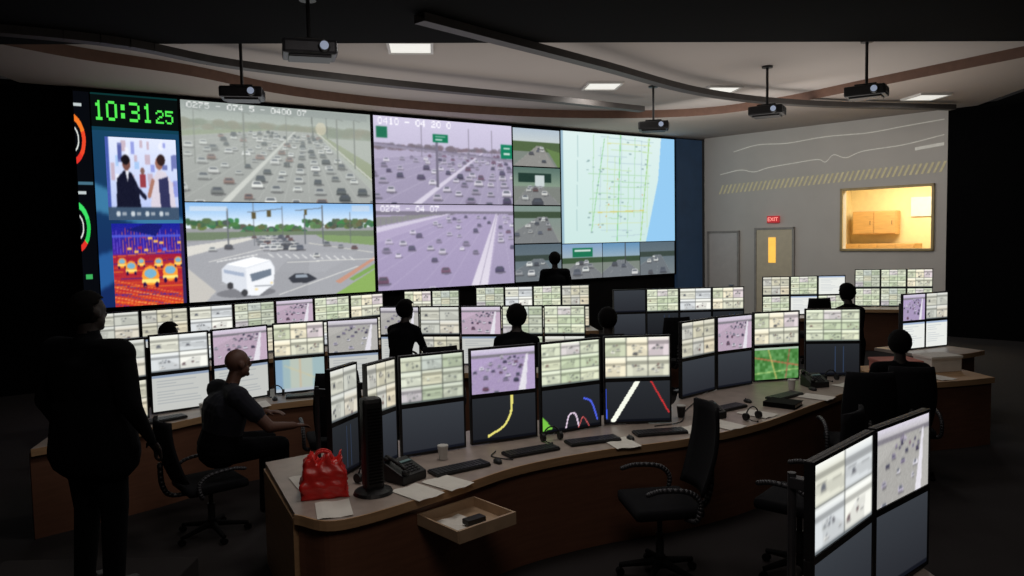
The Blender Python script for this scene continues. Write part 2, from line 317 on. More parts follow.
def v_heat():
    c=Cv(140,106,(60,20,110)); c.grad(0,0,1,.42,(26,34,150),(80,40,160)); c.grad(0,.38,1,1,(160,34,60),(206,60,40))
    for i in range(16): c.line((0,.40+i*.045),(1,.33+i*.055),.008,[(244,136,40),(170,20,50),(50,34,150),(220,90,40)][i%4])
    for i in range(24): c.line((.02+i*.04,.05+.1*rng.rand()),(.03+i*.04,.36),.008,[(240,140,60),(120,100,220),(230,90,60)][rng.randint(3)])
    for i in range(16):
        x=rng.rand(); y=.1+.25*rng.rand(); c.rect(x,y,x+.06,y+.03,[(90,110,230),(250,190,90),(200,50,70)][rng.randint(3)])
    c.rect(.0,.14,1,.17,(80,90,210)); c.poly([(.2,.08),(.5,.0),(.7,.02),(.6,.16)],(24,30,110))
    for x,y,r in ((.12,.47,.7),(.24,.53,.9),(.38,.47,.6),(.50,.64,1.4),(.62,.48,.7),(.78,.60,1.25),(.9,.47,.7)):
        c.ell(x,y,.085*r,.085*r,(248,156,54)); c.ell(x,y-.02*r,.06*r,.04*r,(120,176,206)); c.rect(x-.085*r,y+.03*r,x+.085*r,y+.06*r,(255,230,124)); c.ell(x-.06*r,y+.08*r,.018*r,.025*r,(40,14,70)); c.ell(x+.06*r,y+.08*r,.018*r,.025*r,(40,14,70))
    for i in range(9): c.line((.0,.68+i*.04),(.95,.88+i*.04),.007,[(250,150,60),(60,50,160),(255,200,110)][i%3])
    c.rect(.95,0,1,1,(50,40,90)); return c.fin(2,5)
def v_clock():
    c=Cv(300,140,(8,14,14)); G=(84,234,84)
    c.text(.03,.2,'10',.52,G,cw=.0235); c.text(.335,.2,':',.52,G,cw=.02); c.text(.43,.2,'3',.52,G,cw=.0235); c.text(.58,.2,'1',.52,G,cw=.0235); c.text(.735,.36,'25',.36,G,cw=.0185)
    c.rect(0,.9,1,1,(16,60,78)); c.rect(0,0,1,.05,(12,50,50)); return c
def v_gauge():
    c=Cv(46,230,(7,9,14)); 
    for y,k in ((.22,0),(.62,1)):
        c.ring(-.35,y,1.0,.12,.22,-80,80,[(230,70,40),(40,200,80)][k]); c.ring(-.35,y,1.0,.12,.22,20,85,[(240,120,40),(60,220,100)][k]); c.ring(-.35,y,1.0,.12,.22,-85,-40,(220,50,40)); c.ring(-.35,y,.6,.07,.12,-85,85,(210,215,210))
        c.rect(0,y-.165,.5,y-.15,(190,200,200)); 
    c.rect(.05,.415,.95,.425,(70,110,130)); c.rect(.2,.84,.6,.86,(60,170,90)); return c
def v_bluebg():
    c=Cv(60,90,(24,50,86)); c.grad(0,0,1,1,(24,66,96),(20,40,92)); c.poly([(0,.3),(1,.5),(1,.62),(0,.45)],(60,120,160)); c.poly([(0,.7),(1,.55),(1,.6),(0,.9)],(40,90,150)); c.blur(2); return c

# ------------------------------------------------------------------ camera
H=2.4
cd=bpy.data.cameras.new('camera'); cam=bpy.data.objects.new('camera',cd); COL.objects.link(cam)
cd.lens=760/1024*36; cd.sensor_width=36; cd.clip_start=.05; cd.clip_end=200
cam.matrix_world=Matrix.Translation((0,0,H))@Matrix.Rotation(math.radians(90-3.76),4,'X')@Matrix.Rotation(math.radians(-1.15),4,'Z')
sc.camera=cam
w=bpy.data.worlds.new('world'); sc.world=w; w.use_nodes=True
w.node_tree.nodes['Background'].inputs[0].default_value=(1,.93,.9,1); w.node_tree.nodes['Background'].inputs[1].default_value=0.01

# ------------------------------------------------------------------ room
A=Vector((-6.82,12.9)); D=Vector((.8226,.5686)).normalized(); angB=math.atan2(D.y,D.x)
C=A+D*14.9
DR=Vector((.6996,-.7146)).normalized(); angR=math.atan2(DR.y,DR.x)
def struct(o): o['kind']='structure'; return o
b=BM(); b.box((1,8,-.05),(26,32,.1)); struct(obj('floor',b.mesh('floor'),mats=[M_carpet]))
arc=catmull([(-6.6,9.9),(-6.0,10.9),(-4.95,12.1),(-3.85,13.9),(-1.8,15.6),(1.15,17.0),(3.95,17.2),(5.5,16.1),(6.6,14.3),(7.6,12.6),(8.6,10.9)],5)
arc=[(p.x,p.y) for p in arc]
b=BM(); 
b.mi=0; b.face([(x,y,5.2) for x,y in arc])
wl=A+D*(-4.4); Cr=C+DR*9.2; Ce=C+DR*6.3
b.mi=1; b.face([(-7.6,9.84,5.05),(wl.x+2.6,wl.y+2.0,5.05),(C.x,C.y+.5,5.05),(Ce.x+.3,Ce.y,5.05),(9.3,10.92,5.05)]+[(x,y,5.05) for x,y in arc[::-1]])
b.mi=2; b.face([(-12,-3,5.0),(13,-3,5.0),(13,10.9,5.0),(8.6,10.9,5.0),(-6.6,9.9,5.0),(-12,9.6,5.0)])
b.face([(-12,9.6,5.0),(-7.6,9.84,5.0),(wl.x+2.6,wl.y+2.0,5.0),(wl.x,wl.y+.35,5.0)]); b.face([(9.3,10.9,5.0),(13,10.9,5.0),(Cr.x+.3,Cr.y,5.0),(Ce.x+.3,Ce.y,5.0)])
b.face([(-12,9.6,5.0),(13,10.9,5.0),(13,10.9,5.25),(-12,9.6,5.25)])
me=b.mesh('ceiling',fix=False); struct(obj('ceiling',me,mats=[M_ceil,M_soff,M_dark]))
b=BM()
for (x0,y0),(x1,y1) in zip(arc[:-1],arc[1:]): b.face([(x0,y0,5.03),(x1,y1,5.03),(x1,y1,5.21),(x0,y0,5.21)])
struct(obj('trim_1',b.mesh('trim_1'),mats=[M_fascia]))
b=BM(); b.box((9.75,.35,2.55),(19.4,.2,5.1))
o=struct(obj('wall_back',b.mesh('wall_back'),loc=(A.x-D.x*4.6,A.y-D.y*4.6,0),rot=angB,mats=[M_dark]))
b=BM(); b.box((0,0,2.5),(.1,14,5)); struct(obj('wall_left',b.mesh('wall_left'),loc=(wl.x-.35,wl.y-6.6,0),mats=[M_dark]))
# right wall with window opening
b=BM()
def wq(s0,s1,z0,z1,y=0): b.face([(s0,y,z0),(s1,y,z0),(s1,y,z1),(s0,y,z1)])
W0,W1,Z0,Z1=3.83,5.83,1.97,3.39
wq(0,W0,0,5.1); wq(W0,W1,0,Z0); wq(W0,W1,Z1,5.1); wq(W1,6.12,0,5.1)
b.face([(W0,0,Z0),(W0,.2,Z0),(W0,.2,Z1),(W0,0,Z1)]); b.face([(W1,0,Z0),(W1,.2,Z0),(W1,.2,Z1),(W1,0,Z1)])
b.face([(W0,0,Z0),(W1,0,Z0),(W1,.2,Z0),(W0,.2,Z0)]); b.face([(W0,0,Z1),(W1,0,Z1),(W1,.2,Z1),(W0,.2,Z1)])
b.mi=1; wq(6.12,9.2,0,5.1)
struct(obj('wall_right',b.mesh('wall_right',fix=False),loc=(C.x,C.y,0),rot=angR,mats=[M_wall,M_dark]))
Rloc=(C.x,C.y,0)
def RW(s,y,z):
    n=Vector((-DR.y,DR.x)); p=C+DR*s+n*y; return (p.x,p.y,z)
# office behind the window
M_warm=mat('warm_wall_paint',(232,214,166),.8,var=.04); M_cab=wood('honey_wood',(200,158,100))
s0,s1,y0,y1,z0,z1=3.0,7.0,.2,2.6,.9,4.0
def onef(name,pts):
    b=BM(); b.face(pts); struct(obj(name,b.mesh(name,fix=False),loc=Rloc,rot=angR,mats=[M_warm]))
onef('wall_office_far',[(s0,y1,z0),(s1,y1,z0),(s1,y1,z1),(s0,y1,z1)]); onef('wall_office_left',[(s0,y0,z0),(s0,y1,z0),(s0,y1,z1),(s0,y0,z1)]); onef('wall_office_right',[(s1,y0,z0),(s1,y1,z0),(s1,y1,z1),(s1,y0,z1)])
onef('floor_office',[(s0,y0,z0),(s1,y0,z0),(s1,y1,z0),(s0,y1,z0)]); onef('ceiling_office',[(s0,y0,z1),(s1,y0,z1),(s1,y1,z1),(s0,y1,z1)])
b=BM()
for (c,d) in (((W0+W1)/2,Z0-.02),((W0+W1)/2,Z1+.02)): b.box((c,-.03,d),(W1-W0+.1,.06,.06),.01)
for c in (W0-.02,W1+.02): b.box((c,-.03,(Z0+Z1)/2),(.06,.06,Z1-Z0+.1),.01)
struct(obj('window_1',b.mesh('window_1'),loc=Rloc,rot=angR,mats=[mat('window_frame',(170,150,104),.5)]))
def cabinet(s,y,zb,w_,h_,d_,nd,lab):
    e=empty('cabinet',RW(s,y,zb),angR,lab,'cabinet')
    b=BM(); b.box((0,0,h_/2),(w_,d_,h_),.01); obj('body',b.mesh('body'),e,mats=[M_cab])
    for i in range(nd):
        dw=w_/nd; b=BM(); b.box((0,0,0),(dw-.03,.02,h_-.06),.005); dr=obj('door',b.mesh('door'),e,loc=(-w_/2+dw*(i+.5),-d_/2-.01,h_/2),mats=[M_cab])
        b=BM(); b.cone((0,-.04,-.05),(0,-.04,.05),.008,.008,8); b.cone((0,-.04,-.05),(0,-.01,-.05),.006,.006,8); b.cone((0,-.04,.05),(0,-.01,.05),.006,.006,8)
        obj('handle',b.mesh('handle'),dr,loc=(dw/2-.08,0,0),mats=[M_chrome])
cabinet(3.75,2.38,2.30,1.1,.62,.34,2,'honey-coloured wooden wall cabinet in the lit office')
cabinet(3.95,2.22,.91,1.8,1.15,.6,4,'honey-coloured wooden base cabinet in the lit office')
b=BM(); b.box((0,0,0),(.7,.02,.5),.004); obj('notice_board',b.mesh('nb'),None,RW(4.9,2.57,3.0),angR,'pale notice board on the office wall','board',[M_paper])
# doors
M_dfr=mat('door_frame',(150,146,140),.6)
def door(n,s,wd,hz,m,slit):
    e=empty(n,RW(s,0,0),angR); e['kind']='structure'
    b=BM(); b.box((0,-.03,hz/2),(wd,.05,hz),.01); 
    obj('panel',b.mesh('panel'),e,mats=[m])
    b=BM(); 
    for x in (-wd/2-.03,wd/2+.03): b.box((x,-.03,hz/2+.03),(.06,.08,hz+.06),.01)
    b.box((0,-.03,hz+.03),(wd+.12,.08,.06),.01); obj('frame',b.mesh('frame'),e,mats=[M_dfr])
    b=BM(); b.cone((wd/2-.1,-.1,1.0),(wd/2-.22,-.1,1.0),.012,.012,8); b.cone((wd/2-.1,-.04,1),(wd/2-.1,-.1,1),.015,.015,8); obj('handle',b.mesh('handle'),e,mats=[M_chrome])
    if slit:
        b=BM(); b.box((-.05,-.06,1.95),(.2,.01,.66),.002); obj('window_pane',b.mesh('pane'),e,mats=[mat('lit_pane',(220,170,70),emit=(240,186,80),estr=1,sample=False)])
M_door=mat('door_paint',(200,195,190),.6,var=.04); M_doory=mat('cream_door_paint',(206,194,168),.6,var=.05)
door('door_1',.6,.85,2.42,M_door,False); door('door_2',2.08,.98,2.48,M_doory,True)
# exit sign
e=empty('exit_sign',RW(2.06,-.05,2.66),angR,'small red illuminated exit sign above the door','exit sign')
b=BM(); b.box((0,0,.09),(.33,.06,.18),.01); obj('housing',b.mesh('housing'),e,mats=[mat('exit_red',(150,26,30),.5,emit=(176,40,46),estr=.7,sample=False)])
tc=bpy.data.curves.new('lettering','FONT'); tc.body='EXIT'; tc.size=.14; tc.align_x='CENTER'; tc.extrude=.003
t=bpy.data.objects.new('tmp_text',tc); COL.objects.link(t)
tm=bpy.data.meshes.new_from_object(t.evaluated_get(bpy.context.evaluated_depsgraph_get())); bpy.data.objects.remove(t)
tm.materials.clear(); t=obj('lettering',tm,e,loc=(0,-.035,.045),mats=[mat('exit_letters',(255,180,170),emit=(255,150,140),estr=1,sample=False)]); t.rotation_euler=(math.pi/2,0,0)
# light patterns on the wall, drawn as thin faintly glowing strips
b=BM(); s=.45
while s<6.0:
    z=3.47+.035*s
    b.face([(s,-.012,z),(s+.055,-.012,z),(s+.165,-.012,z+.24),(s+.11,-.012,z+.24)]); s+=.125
obj('wall_light_pattern',b.mesh('wg'),None,Rloc,angR,'band of slanted pale yellow stripes across the grey wall','light pattern',[mat('yellow_mark',(226,216,176),.8,emit=(84,80,60),estr=.5,sample=False)])
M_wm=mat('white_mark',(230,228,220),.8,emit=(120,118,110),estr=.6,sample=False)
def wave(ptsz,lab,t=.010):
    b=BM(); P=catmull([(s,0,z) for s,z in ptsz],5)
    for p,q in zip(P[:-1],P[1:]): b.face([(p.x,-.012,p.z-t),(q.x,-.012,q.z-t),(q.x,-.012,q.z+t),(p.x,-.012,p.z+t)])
    obj('wall_light_pattern',b.mesh('wl'),None,Rloc,angR,lab,'light pattern',[M_wm])
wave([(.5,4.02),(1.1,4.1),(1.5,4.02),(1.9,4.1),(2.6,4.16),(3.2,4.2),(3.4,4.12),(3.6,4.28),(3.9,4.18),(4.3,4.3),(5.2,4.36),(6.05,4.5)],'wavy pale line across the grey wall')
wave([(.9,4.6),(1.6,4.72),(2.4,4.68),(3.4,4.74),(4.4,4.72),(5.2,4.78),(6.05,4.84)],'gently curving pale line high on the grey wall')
wave([(5.45,4.24),(5.75,4.27),(6.05,4.30)],'short pale bar on the grey wall',.035)  # reflected light on the wall, drawn as a pale glowing bar

# ------------------------------------------------------------------ video wall
vw=empty('video_wall',(A.x-D.x*.5,A.y-D.y*.5,0),angB,'large wall of tiled screens with traffic cameras, map and clock','video wall')
b=BM(); b.box((7.18,.1,3.16),(14.2,.16,3.68),.01); b.box((7.18,.16,.66),(14.2,.06,1.32))
obj('frame',b.mesh('frame'),vw,mats=[M_vblack])
b=BM(); b.box((14.85,.1,2.5),(1.0,.12,5.0),.01); bs=obj('side_panel',b.mesh('side_panel'),vw,mats=[M_blue]); bs['label']='dark blue panel beside the screens'
def scr(cv,s0,s1,z0,z1,lab,g=1.08,y=0.0):
    m=to_mesh(cv,'screen',s1-s0,z1-z0,M_SW,g); o=obj('screen',m,vw,loc=(s0+.5,y,z0)); o['label']=lab
VB,VM,VT=1.36,3.16,4.96
scr(v_gauge(),-.40,-.17,VB,VT,'dark screen with coloured gauges')
scr(v_clock(),-.15,1.2,4.34,VT,'green digital clock reading 10:31:25')
scr(v_bluebg(),-.15,1.2,VB,4.34,'blue background screen')
scr(v_tv(),.03,1.14,2.84,4.24,'television picture with people in suits',y=-.006)
scr(v_heat(),.06,1.2,VB,2.78,'orange and blue thermal picture of cars',y=-.006)
scr(v_haze(),1.25,4.86,VM+.01,VT,'hazy highway camera picture full of cars')
scr(v_cross(),1.25,4.86,VB,VM-.01,'road junction camera picture with a white truck',1.12)
scr(v_sign(),4.93,8.36,VM+.01,VT,'purple highway camera picture with green signs')
scr(v_wide(),4.93,8.36,VB,VM-.01,'purple multi-lane highway camera picture')
for i in range(4):
    z=VB+.9*(3-i); scr(v_small(i),8.4,9.76,z+.01,z+.88,'small roadside camera picture')
scr(v_map(),9.8,13.7,2.24,VT,'pale road map with a blue coastline')
for i,k in enumerate((4,5,3)): scr(v_small(k),9.8+1.3*i,11.08+1.3*i,VB,2.22,'small highway camera picture')

# ------------------------------------------------------------------ ceiling things
def beam(pts,z,lab):
    P=catmull(pts,6); b=BM()
    for p,q in zip(P[:-1],P[1:]):
        d=(q-p); n=Vector((-d.y,d.x,0)).normalized()*.09
        for zz in (z,z+.1): 
            o_=Vector((0,0,zz)); b.face([(p-n+o_)[:],(q-n+o_)[:],(q+n+o_)[:],(p+n+o_)[:]])
        for s_ in (-1,1): b.face([(p+n*s_+Vector((0,0,z)))[:],(q+n*s_+Vector((0,0,z)))[:],(q+n*s_+Vector((0,0,z+.1)))[:],(p+n*s_+Vector((0,0,z+.1)))[:]])
    obj('ceiling_beam',b.mesh('ceiling_beam'),None,label=lab,cat='beam',mats=[M_beam])
beam([(-7.4,8.4),(-5.05,9.6),(-3.92,11.0),(-1.8,12.65),(.97,14.4),(2.7,15.6)],4.9,'long gently curved dark grey beam under the ceiling')
beam([(-1.0,8.9),(-.23,9.75),(1.38,11.5),(3.46,13.8),(5.8,15.2),(9.3,16.1)],4.89,'curved dark grey beam under the ceiling')
M_trof=mat('light_panel',(190,190,186),emit=(216,215,208),estr=.95,sample=False)
for x,y,z in ((-1.4,11.2,5.2),(1.75,14.3,5.2),(4.1,14.9,5.2),(8.3,15.3,5.05)):
    e=empty('ceiling_light',(x,y,z-.03),.1,'recessed square light panel in the ceiling','ceiling light','ceiling light panels')
    b=BM(); 
    for dx,dy,sx,sy in ((0,.31,.66,.04),(0,-.31,.66,.04),(.31,0,.04,.58),(-.31,0,.04,.58)): b.box((dx,dy,.01),(sx,sy,.04))
    obj('frame',b.mesh('frame'),e,mats=[M_white]); b=BM(); b.box((0,0,.012),(.58,.58,.02)); obj('diffuser',b.mesh('diffuser'),e,mats=[M_trof])
M_lens=mat('lens_glass',(120,130,150),.1,emit=(150,160,180),estr=.7,sample=False)
def proj(x,y,zc,rot):
    e=empty('projector',(x,y,4.45),rot,'dark ceiling-mounted projector hanging on a pole','projector','ceiling projectors')
    b=BM(); b.box((0,0,0),(.56,.42,.15),.03); b.box((0,0,-.085),(.44,.3,.03),.01)
    for i in range(6): b.box((.285,-.12+i*.045,0),(.01,.02,.08))
    obj('body',b.mesh('body'),e,mats=[M_grey if x<0 else M_black])
    b=BM(); b.cone((.14,-.2,0),(.14,-.26,0),.065,.055,20); obj('lens_barrel',b.mesh('lens'),e,mats=[M_black])
    b=BM(); b.cone((.14,-.262,0),(.14,-.268,0),.045,.045,20); obj('lens',b.mesh('lensg'),e,mats=[M_lens])
    b=BM(); b.cone((0,0,.1),(0,0,zc-4.45-.03),.022,.022,10); b.cone((0,0,zc-4.48),(0,0,zc-4.452),.09,.09,20); b.box((0,0,.1),(.3,.22,.02),.005)
    for a,c in ((.14,.1),(-.14,.1),(.14,-.1),(-.14,-.1)): b.cone((a,c,.1),(a*.9,c*.9,.06),.01,.01,6)
    obj('mount',b.mesh('mount'),e,mats=[M_black])
for x,y,z,r in ((-2.12,8.3,5.0,.3),(-3.65,10.6,5.2,.2),(2.73,14.5,5.2,-.2),(4.37,13,5.2,-.5),(5.3,11.4,5.2,-.6)): proj(x,y,z,r)

# ------------------------------------------------------------------ monitors
def c_quad(nx,ny,w=66,h=43):
    c=Cv(w,h,(96,98,96)); c.tiles(nx,ny,mini); c.rect(0,.95,1,1,(90,96,100)); c.blur(1); return c
def c_road(t):
    c=Cv(72,46,t); c.grad(0,0,1,.2,(215,210,225),t); c.rect(0,.12,1,.2,(126,122,130))
    c.traffic((-.8,1.0),(.72,1.15),(.50,.17),(.86,.17),6,8,.13,PU,np.array(t)*.94,mn=.4,k=1.5,skip=.35); c.poly([(.70,1.15),(.86,.17),(.89,.17),(.84,1.15)],(225,222,230)); c.blur(1); c.noise(5,1); return c
def c_doc():
    c=Cv(60,38,(212,214,210)); c.rect(0,0,1,.08,(150,166,190))
    for i in range(10): c.rect(.08,.16+i*.075,.3+.6*rng.rand(),.18+i*.075,(186,190,192))
    return c
def c_desk(k=0):
    c=Cv(72,46,(40,46,60)); c.grad(0,0,1,1,(56,60,66),(42,44,50)); c.rect(0,.93,1,1,(20,22,30))
    if k: c.a*=.72
    if k==1:
        c.curve([(.62,.0),(.6,.4),(.48,.7),(.25,.88)],.05,(230,220,120))
    if k==2:
        c.line((.12,.95),(.5,.0),.11,(240,242,228)); c.line((.7,.0),(.98,.8),.03,(200,50,50)); c.curve([(.02,.9),(.0,.5),(.0,.2)],.04,(60,90,220))
    if k==3:
        c.curve([(.4,.95),(.45,.68),(.52,.62),(.58,.7),(.62,.95)],.035,(225,205,225)); c.curve([(.72,.3),(.85,.42),(.95,.85)],.04,(80,100,230)); c.poly([(0,.62),(.18,.92),(0,.96)],(120,196,70)); c.curve([(.62,.98),(.7,.75),(.8,.98)],.02,(200,90,90))
    if k==4:
        for i in range(6): c.line((.1+i*.15,.1),(.1+i*.15,.9),.01,(50,66,92))
    return c
def c_map():
    c=Cv(60,38,(168,194,198)); c.rect(.3,0,.75,1,(196,206,194)); c.rect(0,0,.15,1,(140,172,200)); c.line((.2,.2),(.9,.7),.03,(216,206,166)); c.line((.5,0),(.5,1),.03,(210,192,164)); c.rect(0,.9,1,1,(190,200,210)); c.blur(2); return c
def c_green():
    c=Cv(66,43,(84,140,76)); c.noise(26,4); c.line((0,.3),(1,.6),.04,(190,110,80)); c.line((.3,0),(.5,1),.04,(200,190,110)); c.line((0,.8),(1,.7),.03,(180,210,130)); c.line((.8,0),(.7,1),.03,(180,90,80)); c.blur(2); c.rect(0,0,1,.08,(170,190,170)); return c
def tinted(c,t):
    c.a=c.a*np.array(t); return c
BW,BH=.6,.385
def sm(c,g=1.0): return to_mesh(c,'screen',BW-.03,BH-.035,M_SM,g)
SC={'q22':sm(c_quad(2,2)),'q32':sm(tinted(c_quad(3,2),(1.02,1.0,.95))),'q33':sm(tinted(c_quad(3,3),(.99,1.01,.96))),'q32b':sm(tinted(c_quad(3,2),(1.02,1.01,.96)),1.2),'q22b':sm(tinted(c_quad(2,2),(1.0,1.0,1.0)),1.2),'q33b':sm(tinted(c_quad(3,3),(1.0,1.02,.95)),1.2),
'pur':sm(c_road((176,158,196)),1.05),'pk':sm(c_road((192,170,190)),1.05),'road':sm(c_road((178,176,172)),1.05),'doc':sm(c_doc(),.85),'d0':sm(c_desk(0),1),'d1':sm(c_desk(1),1),'d2':sm(c_desk(2),1.1),'d3':sm(c_desk(3),1),'d4':sm(c_desk(4),1),'map':sm(c_map(),.9),'grn':sm(c_green(),1),'wht':sm(c_doc(),1.25)}
DESC={'q':'showing a grid of camera pictures','p':'showing a purple highway picture','r':'showing a grey highway picture','d':'showing a dark blue desktop','m':'showing a road map','g':'showing a green field map','w':'showing a bright white document'}
b=BM(); b.box((0,.018,0),(BW,.03,BH),.006); 
b.box((0,-.002,BH/2-.008),(BW,.012,.016),.002); b.box((0,-.002,-BH/2+.008),(BW,.012,.016),.002); b.box((BW/2-.007,-.002,0),(.014,.012,BH-.02),.002); b.box((-BW/2+.007,-.002,0),(.014,.012,BH-.02),.002)
b.box((0,.045,0),(.3,.03,.22),.008)
ME_case=b.mesh('casing'); ME_case.materials.append(M_black)
b=BM(); b.box((0,.09,.010),(.2,.16,.014),.004); b.box((0,.075,.12),(.06,.02,.22),.006); ME_st1=b.mesh('stand'); ME_st1.materials.append(M_black)
b=BM(); b.cone((0,.22,0.01),(0,.22,.62),.018,.018,12); b.box((0,.23,.012),(.12,.1,.02),.004); b.box((0,.14,.58),(.05,.16,.05),.006); ME_st2=b.mesh('stand'); ME_st2.materials.append(M_grey)
mcount=0
def monitor(p,q,kind,upper,zb=.76,fill=.985):
    global mcount
    p=Vector(p);q=Vector(q);c=(p+q)/2;L=(q-p).length; ang=math.atan2(q.y-p.y,q.x-p.x)
    lab='black %s monitor %s'%('pole-mounted' if upper else 'desk', 'showing a text document' if kind=='doc' else DESC[kind[0]])
    e=empty('monitor',(c.x,c.y,zb),ang,lab,'monitor','control console monitors'); e.scale=(L*fill/BW,1,1)
    zc=(.585 if upper else .200)
    k=obj('casing',ME_case,e,loc=(0,0,zc)); obj('screen',SC[kind],e,loc=(-BW/2+.015,-.0035,zc-BH/2+.0175)); obj('stand',ME_st2 if upper else ME_st1,e)
    mcount+=1
ROW_A=[((-1.25,5.08),(-1.13,5.42),'q22','d4'),((-1.04,5.28),(-.88,5.60),'q32','d0'),((-.86,5.62),(-.384,5.89),'q33','d0'),((-.351,5.93),(.188,6.17),'pur','d1'),((.212,6.19),(.749,6.47),'q33b','d3'),((.776,6.52),(1.377,6.56),'q32b','d2'),
 ((1.66,7.48),(2.11,7.88),'q32','d0'),((2.13,7.9),(2.59,8.17),'pk','d0'),((2.63,8.27),(3.19,8.4),'q32b','grn'),((3.30,8.55),(3.92,8.5),'q33b','d4')]
ROW_B=[((-3.84,6.72),(-3.46,7.12),'q22','q32'),((-3.51,7.26),(-3.06,7.6),'q22b','doc'),((-3.05,7.63),(-2.61,8.05),'pk','doc'),((-2.58,8.1),(-2.08,8.35),'q32b','map'),((-2.06,8.36),(-1.52,8.57),'road','doc')]
for r in (ROW_A,ROW_B):
    for p,q,u,l in r: monitor(p,q,u,True); monitor(p,q,l,False)
def rowline(p,q,n,ku,kl=None,zb=.76):
    p=Vector(p);q=Vector(q)
    for i in range(n):
        a=p+(q-p)*(i/n); c=p+(q-p)*((i+1)/n)
        monitor(a,c,ku[i%len(ku)],True,zb=zb,fill=.98)
        if kl: monitor(a,c,kl[i%len(kl)],False,zb=zb,fill=.98)
LC=((-5.45,9.7),(-2.14,12.6)); LC2=((-1.85,12.95),(-.9,12.95)); LC3=((-.65,13.5),(1.4,13.7)); LD=((-1.75,9.95),(.93,9.6)); LE=((1.62,12.2),(3.8,12.4)); LF=((4.95,15),(6.6,15.0)); LG=((7.05,15.6),(8.5,15.3)); LH=((5.28,10.25),(6.1,10.6))
rowline(*LC,7,['q22','q32','q22b','q33','pk','q33b','q32b'],['q32','doc','q22b'])
rowline(*LC2,2,['q32b','q33'],['q33'])
rowline(*LC3,4,['q33','q22b','q33b','q32'],['q32'])
rowline(*LD,5,['road','q22','pk','q33','q33b'],['doc','q32','doc','q33','q22'])
rowline(*LE,4,['d0','q33b','q22b','q32b'],['d0','d4'])
rowline(*LF,3,['q32','q33b','wht'],['q33b','wht'])
rowline(*LG,3,['q33','q33b','q32b'],['q33b','q33'],zb=.84)
rowline(*LH,2,['pur','q22'],['wht','wht'])
monitor((1.11,2.8),(1.557,3.25),'q22b',True); monitor((1.57,3.27),(2.01,3.63),'road',True); monitor((1.11,2.8),(1.557,3.25),'d0',False); monitor((1.57,3.27),(2.01,3.63),'d0',False)

# ------------------------------------------------------------------ desks
def desk(front,back,lab,panel=.12,zt=.76,name='console_desk',topm=None,sm_=6):
    F=[(p.x,p.y) for p in catmull(front,sm_)]; B=[(p.x,p.y) for p in catmull(back,sm_)]
    cx,cy=F[0]; e=empty(name,(cx,cy,0),0,lab,'desk')
    L=lambda P:[(x-cx,y-cy) for x,y in P]
    b=BM(); b.poly(L(F)+L(B)[::-1],zt-.04,zt); obj('worktop',b.mesh('worktop'),e,mats=[topm or M_top])
    def offs(P,k):
        out=[]
        for i,(x,y) in enumerate(P):
            x0,y0=P[max(0,i-1)];x1,y1=P[min(len(P)-1,i+1)]; d=Vector((x1-x0,y1-y0)).normalized(); out.append((x-d.y*k,y+d.x*k))
        return out
    Fo=L(F)
    b=BM(); b.poly(offs(Fo,panel)+offs(Fo,panel+.03)[::-1],0,zt-.04); obj('front_panel',b.mesh('front_panel'),e,mats=[M_wood])
    b=BM(); b.poly(offs(Fo,-.012)+Fo[::-1],zt-.06,zt+.001); obj('edge_strip',b.mesh('edge_strip'),e,mats=[M_woodl])
    return e,(cx,cy)
eA,oA=desk([(-1.34,4.5),(-1.02,4.40),(-.44,4.92),(.02,5.38),(.64,5.74),(1.385,6.03),(2.09,6.46),(2.89,7.2),(3.45,7.72),(3.98,8.0)],[(-1.875,5.6),(-1.3,6.0),(-.6,6.3),(.2,6.75),(1.4,7.1),(1.9,8.2),(3.1,8.95),(3.98,8.95)],'long curved console desk with grey top and brown wood front',panel=.03,sm_=8)
b=BM(); b.poly([(-1.36-oA[0],4.52-oA[1]),(-1.33-oA[0],4.56-oA[1]),(-1.85-oA[0],5.6-oA[1]),(-1.88-oA[0],5.57-oA[1])],0,.72); obj('end_panel',b.mesh('end_panel'),eA,mats=[M_woodl])
# open drawer
b=BM(); W_,Dp=.46,.42
b.box((0,0,.0),(W_,Dp,.012)); b.box((0,-Dp/2,.035),(W_,.018,.08)); b.box((0,Dp/2,.035),(W_,.012,.07)); b.box((-W_/2,0,.035),(.012,Dp,.07)); b.box((W_/2,0,.035),(.012,Dp,.07))
dr=obj('drawer',b.mesh('drawer'),eA,loc=(-.32-oA[0],4.76-oA[1],.58),rot=math.radians(42),mats=[mat('pale_wood',(176,150,122),.5)]); dr['label']='open shallow drawer in pale wood'
def ribbon(p,q,lab,f=.5,bk=.4,zt=.76):
    p=Vector(p);q=Vector(q);d=(q-p).normalized();n=Vector((-d.y,d.x)); p=p-d*.05;q=q+d*.05
    desk([p-n*f,(p+q)/2-n*(f+.06),q-n*f],[p+n*bk,(p+q)/2+n*bk,q+n*bk],lab,zt=zt,sm_=4)
desk([(-3.95,6.1),(-3.3,6.75),(-2.75,7.45),(-2.1,7.85),(-1.4,8.05)],[(-4.2,7.1),(-3.7,7.6),(-2.9,8.35),(-2.1,8.8),(-1.4,8.95)],'curved console desk with light wood edge',topm=M_top,panel=.03)
for p,q,z in ((*LC,.76),(*LC2,.76),(*LC3,.76),(*LD,.76),(*LE,.76),(*LF,.76),(*LG,.84),(*LH,.76)): ribbon(p,q,'console desk carrying a row of monitors',zt=z)
desk([(4.12,8.02),(4.8,8.15),(5.3,8.3)],[(4.1,9.15),(4.8,9.3),(5.2,9.45)],'console desk with brown wood front and stacked boxes',topm=M_woodl,panel=.03)
desk([(1.0,2.2),(1.6,2.85),(2.0,3.15)],[(.82,3.05),(1.5,3.65),(1.95,3.95)],'console desk under two large monitors')

